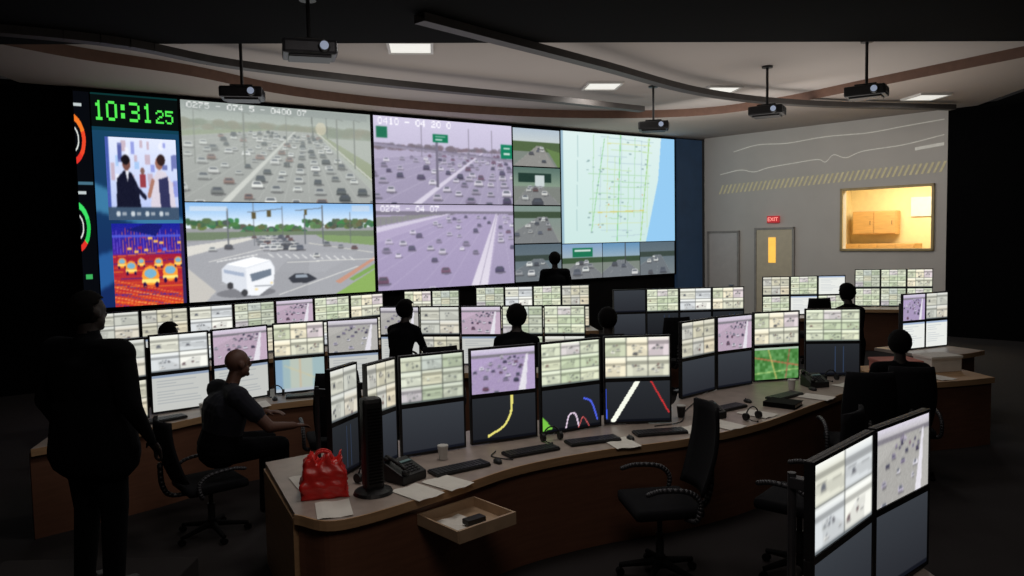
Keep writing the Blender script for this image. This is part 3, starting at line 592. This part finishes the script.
# ------------------------------------------------------------------ desk items
def keyboard(x,y,r,z=.763):
    e=empty('keyboard',(x,y,z),r,'black computer keyboard lying on the desk','keyboard','desk keyboards')
    b=BM(); b.box((0,0,.01),(.44,.15,.018),.004); obj('body',b.mesh('kb'),e,mats=[M_black])
    b=BM()
    for i in range(14):
        for j in range(5): b.box((-.2+i*.031,-.055+j*.027,.022),(.026,.022,.008))
    k=obj('keys',b.mesh('keys'),e,mats=[M_grey]); k['kind']='stuff'
def mouse(x,y,r):
    b=BM(); b.ball((0,0,.008),(.03,.055,.026)); 
    for v in b.b.verts: v.co.z=max(0,v.co.z)
    b.box((0,.03,.03),(.006,.016,.008),.002); obj('computer_mouse',b.mesh('mouse',True),None,(x,y,.762),r,'small black computer mouse on the desk','mouse',[M_black],'computer mice')
for x,y,r in ((-.40,5.32,.6),(.12,5.72,.5),(.62,5.98,.35),(1.2,6.2,.2),(1.98,7.02,.6),(2.7,7.5,.65),(-2.9,7.6,.75),(-2.2,8.0,.3),(-3.3,7.0,.8)): keyboard(x,y,r)
for x,y,r in ((-.13,5.47,.4),(.93,6.03,.2),(2.27,7.3,.4),(-2.5,7.85,.4),(3.1,7.8,.4)): mouse(x,y,r)
M_disp=mat('phone_display',(90,110,110),emit=(50,66,66),estr=.6,sample=False)
def phone(x,y,r):
    e=empty('desk_phone',(x,y,.762),r,'black office desk phone with handset on its cradle','phone','desk phones')
    b=BM(); v=b.box((0,0,.03),(.22,.2,.06),.01)
    for q in v:
        if q.co.z>.03: q.co.z+= (q.co.y+.1)*.35
    b.mi=1; b.box((.04,.05,.113),(.1,.05,.004))
    obj('body',b.mesh('phone'),e,mats=[M_black,M_disp])
    b=BM(); b.tube([(-.075,-.1,.1),(-.075,-.04,.125),(-.075,.04,.15),(-.075,.1,.16)],.014,10); b.ball((-.075,-.09,.085),(.03,.03,.022)); b.ball((-.075,.09,.145),(.03,.03,.022)); obj('handset',b.mesh('handset',True),e,mats=[M_black])
    b=BM()
    for i in range(3):
        for j in range(4): b.box((.0+i*.03,-.07+j*.024,.073+j*.008),(.02,.015,.01),.002)
    k=obj('buttons',b.mesh('buttons'),e,mats=[M_grey])
phone(-.76,5.12,.9); phone(1.75,6.72,.4); phone(3.2,8.0,.2); phone(4.4,8.25,.1)
def paper(x,y,r,wd=.21,dp=.3,lab='sheet of white paper on the desk',z=.7615):
    b=BM(); n=6
    for i in range(n):
        a=-wd/2+wd*i/n; c=-wd/2+wd*(i+1)/n; za=.005+.004*math.sin(i*1.3); zc=.005+.004*math.sin((i+1)*1.3)
        b.face([(a,-dp/2,za),(c,-dp/2,zc),(c,dp/2,zc),(a,dp/2,za)])
    obj('paper_sheet',b.mesh('paper'),None,(x,y,z),r,lab,'paper',[M_paper],'papers on the desks')
for x,y,r in ((-1.12,4.56,.3),(-.64,4.84,.8),(-.46,5.02,.85),(1.5,6.26,.4),(2.2,6.80,.7),(-3.5,6.62,.4),(1.80,6.42,.6),(4.7,8.32,.3),(3.55,7.95,.5),(-1.42,5.12,.5),(.84,5.92,.3),(3.0,7.45,.8),(-2.6,7.62,.5)): paper(x,y,r)
paper(-.36,4.74,.75,.18,.26,'sheet of white paper in the open drawer',.588)
b=BM(); b.box((0,0,.02),(.14,.07,.035),.006); obj('small_box',b.mesh('small_box'),None,(-.27,4.72,.60),.7,'small white box in the open drawer','box',[M_black])
# red bag: boxy crumpled plastic tote
e=empty('tote_bag',(-1.25,4.86,.762),.25,'bright red shiny crumpled bag on the desk end','bag')
b=BM(); r=bmesh.ops.create_cube(b.b,size=1); bmesh.ops.subdivide_edges(b.b,edges=b.b.edges[:],cuts=13,use_grid_fill=True)
for v in b.b.verts:
    x,y,z=v.co; z+=.5
    tp=1-.24*z**2; wob=.05*math.sin(x*17+z*11)+.05*math.cos(y*13-z*19)+.03*math.sin(z*34+x*21+y*17)
    v.co.x=x*.29*tp*(1+wob); v.co.y=y*.21*(1-.5*z**2)*(1+wob); v.co.z=z*.24+(.025*math.sin(x*14)+.018*math.cos(x*31+y*9) if z>.9 else 0)
obj('body',b.mesh('bag',True),e,mats=[M_red])
for y in (-.025,.025):
    b=BM(); b.tube([p[:] for p in catmull([(-.05,y,.24),(-.035,y,.275),(.0,y,.285),(.04,y,.27),(.055,y,.24)],4)],.009); obj('handle',b.mesh('handle',True),e,mats=[M_red])
# tower speaker
e=empty('tower_speaker',(-.93,4.86,.762),.5,'tall black tower speaker on a round base','speaker')
b=BM(); b.cone((0,0,0),(0,0,.02),.13,.12,28); b.cone((0,0,.02),(0,0,.04),.12,.06,28); obj('base',b.mesh('base'),e,mats=[M_black])
b=BM(); b.box((0,0,.33),(.13,.12,.6),.03); obj('body',b.mesh('body'),e,mats=[M_black])
b=BM(); 
for i in range(24): b.box((0,-.062,.08+i*.021),(.09,.006,.008))
obj('grille',b.mesh('grille'),e,mats=[M_vblack])
# cups
def cup(x,y,m,lab):
    e=empty('cup',(x,y,.762),0,lab,'cup')
    b=BM(); b.cone((0,0,0),(0,0,.1),.03,.04,20,cap=False); b.cone((0,0,0),(0,0,.004),.03,.03,20); obj('body',b.mesh('cup'),e,mats=[m])
    b=BM(); b.cone((0,0,.1),(0,0,.108),.042,.04,20); obj('lid',b.mesh('lid'),e,mats=[M_white])
cup(-.54,5.58,M_white,'white paper cup with lid beside the monitors'); cup(1.5,6.75,M_black,'dark paper cup on the curved desk'); cup(2.9,7.85,M_white,'white paper cup with lid on the curved desk'); cup(-3.0,7.25,M_white,'white paper cup with lid on the side desk')
# headsets
def headset(x,y,r):
    e=empty('headset',(x,y,.762),r,'black telephone headset lying on the desk','headset','desk headsets')
    b=BM(); P=[(.075*math.cos(t*math.pi/8),.01,.03+.085*math.sin(t*math.pi/8)) for t in range(9)]; b.tube(P,.006,8); obj('headband',b.mesh('hb',True),e,mats=[M_black])
    for q in (-1,1):
        b=BM(); b.cone((q*.062,.01,.034),(q*.09,.01,.034),.033,.033,18); obj('ear_cup',b.mesh('ec'),e,mats=[M_black])
    b=BM(); b.tube([(-.08,0,.03),(-.075,-.06,.012),(-.05,-.1,.01)],.004,6); b.ball((-.05,-.1,.011),.009); obj('microphone',b.mesh('mic',True),e,mats=[M_black])
for x,y,r in ((2.1,6.60,.5),(.30,6.04,.4),(-1.02,5.12,1.0),(3.5,8.3,.2),(-2.55,8.05,.3)): headset(x,y,r)
def cable(P,lab):
    b=BM(); b.tube([p[:] for p in catmull(P,5)],.005,6); obj('cable',b.mesh('cable',True),None,label=lab,cat='cable',mats=[M_black],group='cables on the desks')
cable([(1.2,6.42,.768),(1.45,6.55,.768),(1.58,6.95,.768),(1.75,7.3,.768)],'thin black cable running along the curved desk')
cable([(-.15,5.75,.768),(-.18,5.62,.768),(-.10,5.55,.768),(-.02,5.52,.768)],'thin black cable beside the computer mouse')
def binder(x,y,r,m,lab):
    e=empty('binder',(x,y,.762),r,lab,'binder')
    b=BM(); b.box((0,0,.005),(.24,.30,.006),.001); b.box((0,0,.043),(.24,.30,.006),.001); b.box((-.12,0,.024),(.006,.30,.044),.001); obj('cover',b.mesh('cover'),e,mats=[m])
    b=BM(); b.box((.005,0,.024),(.22,.28,.028)); obj('pages',b.mesh('pages'),e,mats=[M_paper])
binder(2.55,7.12,.9,M_vblack,'black ring binder lying on the curved desk')
def sbox(x,y,z,w_,d_,h_,m,lab,r=0):
    e=empty('storage_box',(x,y,z),r,lab,'box')
    b=BM(); b.box((0,0,h_/2),(w_,d_,h_),.006); obj('body',b.mesh('box'),e,mats=[m]); b=BM(); b.box((0,0,h_+.008),(w_+.02,d_+.02,.03),.005); obj('lid',b.mesh('lid'),e,mats=[m])
M_pink=mat('pink_card',(190,120,108),.8)
sbox(4.45,8.78,.762,.45,.35,.12,M_pink,'flat pinkish cardboard box on the wood desk'); sbox(4.95,8.8,.762,.4,.3,.16,M_paper,'white cardboard box on the wood desk',.2)

# ------------------------------------------------------------------ chairs
def chair_parts():
    P=[]
    b=BM()
    for i in range(5):
        a=i*math.tau/5; d=Vector((math.cos(a),math.sin(a),0)); b.cone(Vector((0,0,.12)),d*.28+Vector((0,0,.075)),.03,.018,10)
    b.cone((0,0,.08),(0,0,.16),.045,.04,16); P.append(('base',b.mesh('base'),(0,0,0),M_vblack))
    b=BM(); b.cone((-.012,0,0),(.012,0,0),.028,.028,14); b.cone((-.026,0,0),(-.014,0,0),.028,.028,14); b.cone((0,0,0),(0,0,.05),.006,.006,6); cm=b.mesh('caster')
    for i in range(5):
        a=i*math.tau/5; P.append(('caster',cm,(.28*math.cos(a),.28*math.sin(a),.03),M_vblack))
    b=BM(); b.cone((0,0,.14),(0,0,.32),.028,.028,14); b.cone((0,0,.3),(0,0,.46),.018,.018,14); b.box((0,0,.465),(.22,.26,.03),.008); P.append(('column',b.mesh('column'),(0,0,0),M_black))
    b=BM(); b.box((0,0,.515),(.5,.48,.08),.035); 
    for v in b.b.verts:
        v.co.z+=.03*(abs(v.co.x)/.25)**2*.6
    P.append(('seat',b.mesh('seat',True),(0,0,0),M_fab))
    b=BM(); nx,nz=8,10
    def bp(u,t,off):
        wd=.22*(1-.18*abs(t-.45)**1.5*2); x=(u*2-1)*wd; z=.62+t*.6; y=-.27-.07*math.sin(t*2.2)+.05*(u*2-1)**2+off; return (x,y-.05*t,z)
    F=[[b.b.verts.new(bp(i/nx,j/nz,0)) for j in range(nz+1)] for i in range(nx+1)]
    Bk=[[b.b.verts.new(bp(i/nx,j/nz,-.028)) for j in range(nz+1)] for i in range(nx+1)]
    for i in range(nx):
        for j in range(nz):
            b.b.faces.new((F[i][j],F[i+1][j],F[i+1][j+1],F[i][j+1])); b.b.faces.new((Bk[i][j],Bk[i][j+1],Bk[i+1][j+1],Bk[i+1][j]))
    for i in range(nx):
        b.b.faces.new((F[i][0],Bk[i][0],Bk[i+1][0],F[i+1][0])); b.b.faces.new((F[i][nz],F[i+1][nz],Bk[i+1][nz],Bk[i][nz]))
    for j in range(nz):
        b.b.faces.new((F[0][j],F[0][j+1],Bk[0][j+1],Bk[0][j])); b.b.faces.new((F[nx][j],Bk[nx][j],Bk[nx][j+1],F[nx][j+1]))
    P.append(('backrest',b.mesh('backrest',True),(0,0,0),M_fab))
    b=BM(); b.tube([p[:] for p in catmull([(0,-.1,.47),(0,-.3,.48),(0,-.37,.6),(0,-.38,.8)],4)],.022,10); P.append(('back_support',b.mesh('bs',True),(0,0,0),M_black))
    for sx in (-1,1):
        b=BM(); b.tube([p[:] for p in catmull([(sx*.2,-.12,.48),(sx*.29,-.16,.5),(sx*.3,-.18,.62),(sx*.3,-.1,.70),(sx*.3,.08,.72),(sx*.3,.18,.70)],5)],.018,8); P.append(('armrest',b.mesh('arm',True),(0,0,0),M_grey))
    return P
CP=chair_parts()
for n,me,l,m in CP:
    if not me.materials: me.materials.append(m)
def chair(x,y,r,lab='black fabric office chair on castors',sz=1.0,dz=0):
    e=empty('office_chair',(x,y,dz),r,lab,'chair','office chairs'); e.scale=(1,1,sz)
    for n,me,l,m in CP: obj(n,me,e,loc=l)
R=math.radians
chair(1.0,5.2,R(98),'black office chair turned sideways beside the curved desk',1.0)
chair(1.98,5.2,R(50),'black office chair with curved back and armrests')
chair(3.05,6.65,R(-10),'tall black office chair facing the curved desk',1.0)
chair(-1.72,7.15,R(20)); chair(-.9,8.7,R(15)); chair(2.3,11.2,R(10)); chair(5.5,13.9,R(0))

# ------------------------------------------------------------------ people
def person(loc,rot,pose='stand',h=1.78,seat=.5,lean=0.0,lab='',hair='short',skin=M_skd,top=M_cl,bare=False,vox=.014,headyaw=0.0,coat=False,arms=None,dz=0.0,bulk=1.0):
    k=h/1.78; V=Vector; s=None
    if pose=='stand':
        J=dict(pel=(0,0,.98),wai=(0,0,1.12),che=(0,0,1.30),nk=(0,-.005,1.50),hd=(0,.02,1.655),
          hpL=(-.095,0,.94),knL=(-.11,.03,.51),anL=(-.11,-.02,.09),hpR=(.095,0,.94),knR=(.11,.02,.51),anR=(.12,-.02,.09),
          shL=(-.185,-.01,1.43),elL=(-.25,-.03,1.14),wrL=(-.25,.08,.91),shR=(.185,-.01,1.43),elR=(.25,-.03,1.14),wrR=(.25,.1,.92))
    else:
        s=seat
        J=dict(pel=(0,0,s+.11),wai=(0,-.01,s+.25),che=(0,-.02,s+.42),nk=(0,-.01,s+.62),hd=(0,.03,s+.775),
          hpL=(-.1,.02,s+.10),knL=(-.13,.45,s+.08),anL=(-.13,.42,.09),hpR=(.1,.02,s+.10),knR=(.13,.45,s+.08),anR=(.13,.44,.09),
          shL=(-.185,-.02,s+.55),elL=(-.25,.05,s+.28),wrL=(-.18,.3,s+.27),shR=(.185,-.02,s+.55),elR=(.25,.05,s+.28),wrR=(.18,.3,s+.27))
    if arms: J.update(arms)
    J={n:V(p) for n,p in J.items()}
    if lean and s is not None:
        for n in ('wai','che','nk','hd','shL','shR','elL','elR'):
            z_=J[n].z-s; J[n].y-=lean*z_/.6; J[n].z-=abs(lean)*.12*z_/.6
    if bulk>1:
        for n in ('shL','shR','elL','elR','wrL','wrR'): J[n].x*=1+(bulk-1)*.6
    for n in J: J[n]=J[n]*k
    b=BM(); S=[]
    def seg(p,q,r1,r2,l,n=14):
        b.cone(p,q,r1,r2,n); b.ball(p,r1,2); b.ball(q,r2,2); S.append((p.copy(),q.copy(),(r1+r2)/2,l))
    def wide(p,q,wx1,wx2,r1,r2,l):
        for t in (-1,-.5,0,.5,1):
            seg(p+V((t*wx1*bulk,0,0)),q+V((t*wx2*bulk,0,0)),r1*(1-.12*abs(t))*bulk,r2*(1-.12*abs(t))*bulk,l)
    wide(J['pel'],J['wai'],.055*k,.045*k,.115*k,.108*k,2 if not coat else 0); wide(J['wai'],J['che'],.045*k,.075*k,.108*k,.115*k,0)
    up=J['nk']-V((0,0,.06*k)); seg(J['shL'],up,.062*k*bulk,.07*k,0); seg(J['shR'],up,.062*k*bulk,.07*k,0); wide(J['che'],up-V((0,0,.05*k)),.075*k,.06*k,.115*k,.075*k,0)
    seg(J['nk']-V((0,0,.04*k)),J['hd']-V((0,.02,.06)),.056*k,.052*k,1)
    for sd in 'LR':
        lb_=1+(bulk-1)*.6
        seg(J['hp'+sd],J['kn'+sd],.088*k*lb_,.06*k*lb_,2); seg(J['kn'+sd],J['an'+sd],.058*k*lb_,.045*k*lb_,2)
        an=J['an'+sd]; seg(an+V((0,-.02,-.03)),an+V((0,.15,-.05)),.042*k,.034*k,5); 
        mid=J['sh'+sd].lerp(J['el'+sd],.55)
        seg(J['sh'+sd],mid,.056*k*bulk,.050*k*bulk,0); seg(mid,J['el'+sd],.048*k*(bulk if not bare else 1.1),.042*k*(bulk if not bare else 1.1),1 if bare else 0); seg(J['el'+sd],J['wr'+sd],.04*k*(bulk if not bare else 1.1),.029*k,1 if bare else 0)
        wr=J['wr'+sd]; d=(wr-J['el'+sd]).normalized(); side=V((1,0,0)) if abs(d.x)<.8 else V((0,1,0)); side=(side-d*side.dot(d)).normalized(); n_=d.cross(side).normalized()
        if n_.z>0: n_=-n_
        for t in (-1,0,1): seg(wr+side*t*.014*k,wr+d*.08*k+side*t*.024*k,.015*k,.014*k,1,8)
        for i,(t,L) in enumerate(((-1.5,.062),(-.5,.075),(.5,.08),(1.5,.07))):
            a=wr+d*.085*k+side*t*.019*k; m_=a+d*L*.5*k+n_*.008; e_=m_+d*L*.4*k+n_*.022; seg(a,m_,.0088*k,.0082*k,1,8); seg(m_,e_,.0082*k,.007*k,1,8)
        q=1 if sd=='L' else -1
        a=wr+d*.02*k+side*q*.02*k; m_=a+(d*.6+side*q*.8)*.045*k; e_=m_+(d*.9+side*q*.2+n_*.3)*.035*k; seg(a,m_,.012*k,.010*k,1,8); seg(m_,e_,.010*k,.008*k,1,8)
    if coat:
        wide(J['wai'],V((0,0,.86)),.05,.09,.125,.125,0)
        seg(up+V((0,-.01,.03)),up+V((0,.01,.06)),.085*k,.075*k,0)
    Hd=J['hd']; Rz=Matrix.Rotation(headyaw,3,'Z')
    def hp(x,y,z): return Hd+Rz@V((x,y,z))*k
    b.ball(hp(0,-.012,.03),(.077*k,.095*k,.092*k),3,Rz); S.append((hp(0,-.02,.05),hp(0,.0,0),.08*k,1))
    b.ball(hp(0,.018,-.045),(.058*k,.068*k,.068*k),3,Rz); S.append((hp(0,.01,-.03),hp(0,.03,-.06),.06*k,1))
    b.cone(hp(0,.082,.02),hp(0,.102,-.022),.009*k,.016*k,8); b.ball(hp(0,.095,-.022),.014*k)
    b.ball(hp(0,.078,.035),(.045*k,.016*k,.010*k),2,Rz); b.ball(hp(0,.072,-.088),.02*k)
    for q in (-1,1):
        b.ball(hp(q*.08,-.008,.0),(.012*k,.022*k,.033*k),2,Rz); b.ball(hp(q*.032,.077,.012),.013*k); S.append((hp(q*.032,.09,.012),hp(q*.032,.092,.012),.004,3))
    b.ball(hp(0,.082,-.052),(.024*k,.01*k,.008*k),2,Rz); S.append((hp(-.015,.092,-.052),hp(.015,.092,-.052),.004,4))
    me=b.mesh('tmp'); o=bpy.data.objects.new('tmp',me); COL.objects.link(o)
    m=o.modifiers.new('r','REMESH'); m.mode='VOXEL'; m.voxel_size=vox; m2=o.modifiers.new('s','SMOOTH'); m2.factor=.5; m2.iterations=2 if vox<.01 else 3
    dg=bpy.context.evaluated_depsgraph_get(); me2=bpy.data.meshes.new_from_object(o.evaluated_get(dg)); bpy.data.objects.remove(o); me2.name='person'
    n=len(me2.polygons); cen=np.zeros(n*3); me2.polygons.foreach_get('center',cen); cen=cen.reshape(-1,3); best=np.full(n,1e9); lb=np.zeros(n,int)
    for p,q,r,l in S:
        p=np.array(p);q=np.array(q);d=q-p; t=np.clip(((cen-p)@d)/(d@d+1e-12),0,1); ds=np.linalg.norm(cen-p-t[:,None]*d,axis=1)-r
        mk=ds<best; best[mk]=ds[mk]; lb[mk]=l
    me2.materials.clear()
    for mm in (top,skin,M_cl,M_eye,M_lip,M_black): me2.materials.append(mm)
    me2.polygons.foreach_set('material_index',lb.astype(np.int32)); me2.polygons.foreach_set('use_smooth',[True]*n); me2.update()
    P=obj('person',me2,None,(loc[0],loc[1],dz),rot,lab,'person')
    if hair:
        b=BM(); Rr=(.088*k,.108*k,.102*k); b.ball((0,0,0),Rr,4)
        dl=[]
        for v in b.b.verts:
            if (v.co.y>.03*k and v.co.z<.05*k) or v.co.z<-.09*k or (abs(v.co.x)>.06*k and v.co.y>-.01*k and v.co.z<.02*k and hair=='short'): dl.append(v)
            else:
                f=1+.03*math.sin(v.co.x*160)*math.sin(v.co.z*120+v.co.y*90); v.co*=f
                if hair=='bushy': v.co*=1.2
        bmesh.ops.delete(b.b,geom=dl,context='VERTS')
        for v in b.b.verts: v.co=hp(0,-.016,.034)+Rz@v.co
        bmesh.ops.solidify(b.b,geom=list(b.b.faces),thickness=.006)
        obj('hair',b.mesh('hair',True),P,mats=[M_hair])
    return P
HUNCH=dict(che=(0,.03,1.28),nk=(0,.09,1.46),hd=(0,.15,1.58),shL=(-.17,.08,1.35),shR=(.17,.08,1.35),elL=(-.23,.16,1.12),elR=(.23,.16,1.12),wrL=(-.14,.38,1.05),wrR=(.14,.38,1.05))
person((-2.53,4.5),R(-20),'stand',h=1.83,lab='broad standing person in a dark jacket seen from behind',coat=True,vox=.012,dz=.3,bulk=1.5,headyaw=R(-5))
b=BM(); b.box((0,0,.15),(1.3,1.3,.3),.01); obj('floor_platform',b.mesh('plat'),None,(-2.8,4.35,0),0,'low dark carpeted platform under the standing person','platform',[M_carpet])
person((-2.46,6.2),R(-50),'sit',seat=.56,lean=-.12,h=1.88,hair=None,bare=True,vox=.008,top=M_cl2,skin=M_skin,headyaw=R(5),bulk=1.4,lab='bald man in dark short-sleeved shirt seated, one arm reaching forward',
   arms=dict(elR=(.28,.22,.86),wrR=(.24,.50,.82),elL=(-.27,.2,.86),wrL=(-.12,.46,.86)))
chair(-2.52,6.15,R(-50),'black office chair under the bald seated man',.84)
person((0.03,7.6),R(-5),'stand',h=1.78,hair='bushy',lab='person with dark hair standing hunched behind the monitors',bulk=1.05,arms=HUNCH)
person((-1.34,9.0),R(-25),'stand',h=1.74,lab='person in dark clothes leaning beside a row of monitors',headyaw=R(-15),bulk=1.05,arms=HUNCH,hair='bushy')
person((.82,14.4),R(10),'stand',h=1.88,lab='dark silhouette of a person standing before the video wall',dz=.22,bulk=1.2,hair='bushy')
b=BM(); b.box((0,0,.11),(1.2,.8,.22),.01); obj('floor_platform',b.mesh('plat'),None,(.82,14.55,0),0,'low dark carpeted step in front of the video wall','platform',[M_carpet])
person((4.5,10.0),R(10),'stand',h=1.76,hair='bushy',lab='person with dark hair standing between consoles',arms=HUNCH)
person((3.72,7.25),R(-15),'sit',seat=.52,hair='bushy',lab='dark-haired person seated at the curved console',top=M_cl,bulk=1.15)
chair(3.72,7.2,R(-15),'black office chair under the dark-haired person',.95)
person((-4.15,9.1),R(-30),'sit',seat=.55,lab='person with short hair seated behind the monitors',hair='bushy'); chair(-4.15,9.1,R(-30),'black office chair under a seated person')
person((1.08,8.6),R(-10),'sit',seat=.60,lab='dark silhouette of a person seated at a console',h=1.86,bulk=1.1,hair='bushy'); 
chair(1.08,8.55,R(-10),'black office chair under a seated silhouette',1.1)

# ------------------------------------------------------------------ lights
def area(n,loc,rot,sx,sy,e,c):
    l=bpy.data.lights.new(n,'AREA'); l.shape='RECTANGLE'; l.size=sx; l.size_y=sy; l.energy=e; l.color=c
    o=bpy.data.objects.new(n,l); COL.objects.link(o); o.location=loc; o.rotation_euler=rot
area('ceiling_fill',(0.4,13.0,2.9),(math.pi,0,0),11,5,106,(1,.94,.89))  # unseen fill added to brighten the ceiling from below, no fixture there
area('ceiling_fill',(6.2,13.8,3.1),(math.pi,0,0),3,3,32,(1,.94,.88))  # second added fill shining up at the right part of the ceiling
for x,y in ((-1.4,11.2),(1.75,14.3),(4.1,14.9)): area('panel_and_fill_light',(x,y,5.12),(0,0,0),.55,.55,22,(1,.95,.9))
area('panel_and_fill_light',(8.0,15.0,4.95),(0,0,0),.55,.55,20,(1,.96,.93))
area('panel_and_fill_light',(-.4,5.6,4.9),(0,0,0),1.2,1.2,36,(1,.93,.88))  # added fill to lighten the front desk, not one of the ceiling panels
area('panel_and_fill_light',(2.8,7.4,4.9),(0,0,0),1.2,1.2,22,(1,.93,.88))  # added fill for the right half of the curved desk
area('panel_and_fill_light',(0.2,1.2,4.6),(R(38),0,0),2.0,1.2,28,(1,.88,.80))  # unseen fill added high near the camera for the desk fronts
n=Vector((-DR.y,DR.x)); p=C+DR*3.2-n*5.0
area('wall_fill',(p.x,p.y,3.9),(math.pi/2,0,angR),4,1.2,54,(1,.97,.94))  # unseen fill added to lift the right wall, no fixture there
p=RW(5,1.2,3.9); area('office_light',p,(0,0,angR),2.2,1.2,112,(1,.89,.64))
print('monitors',mcount,'objects',len(bpy.data.objects))
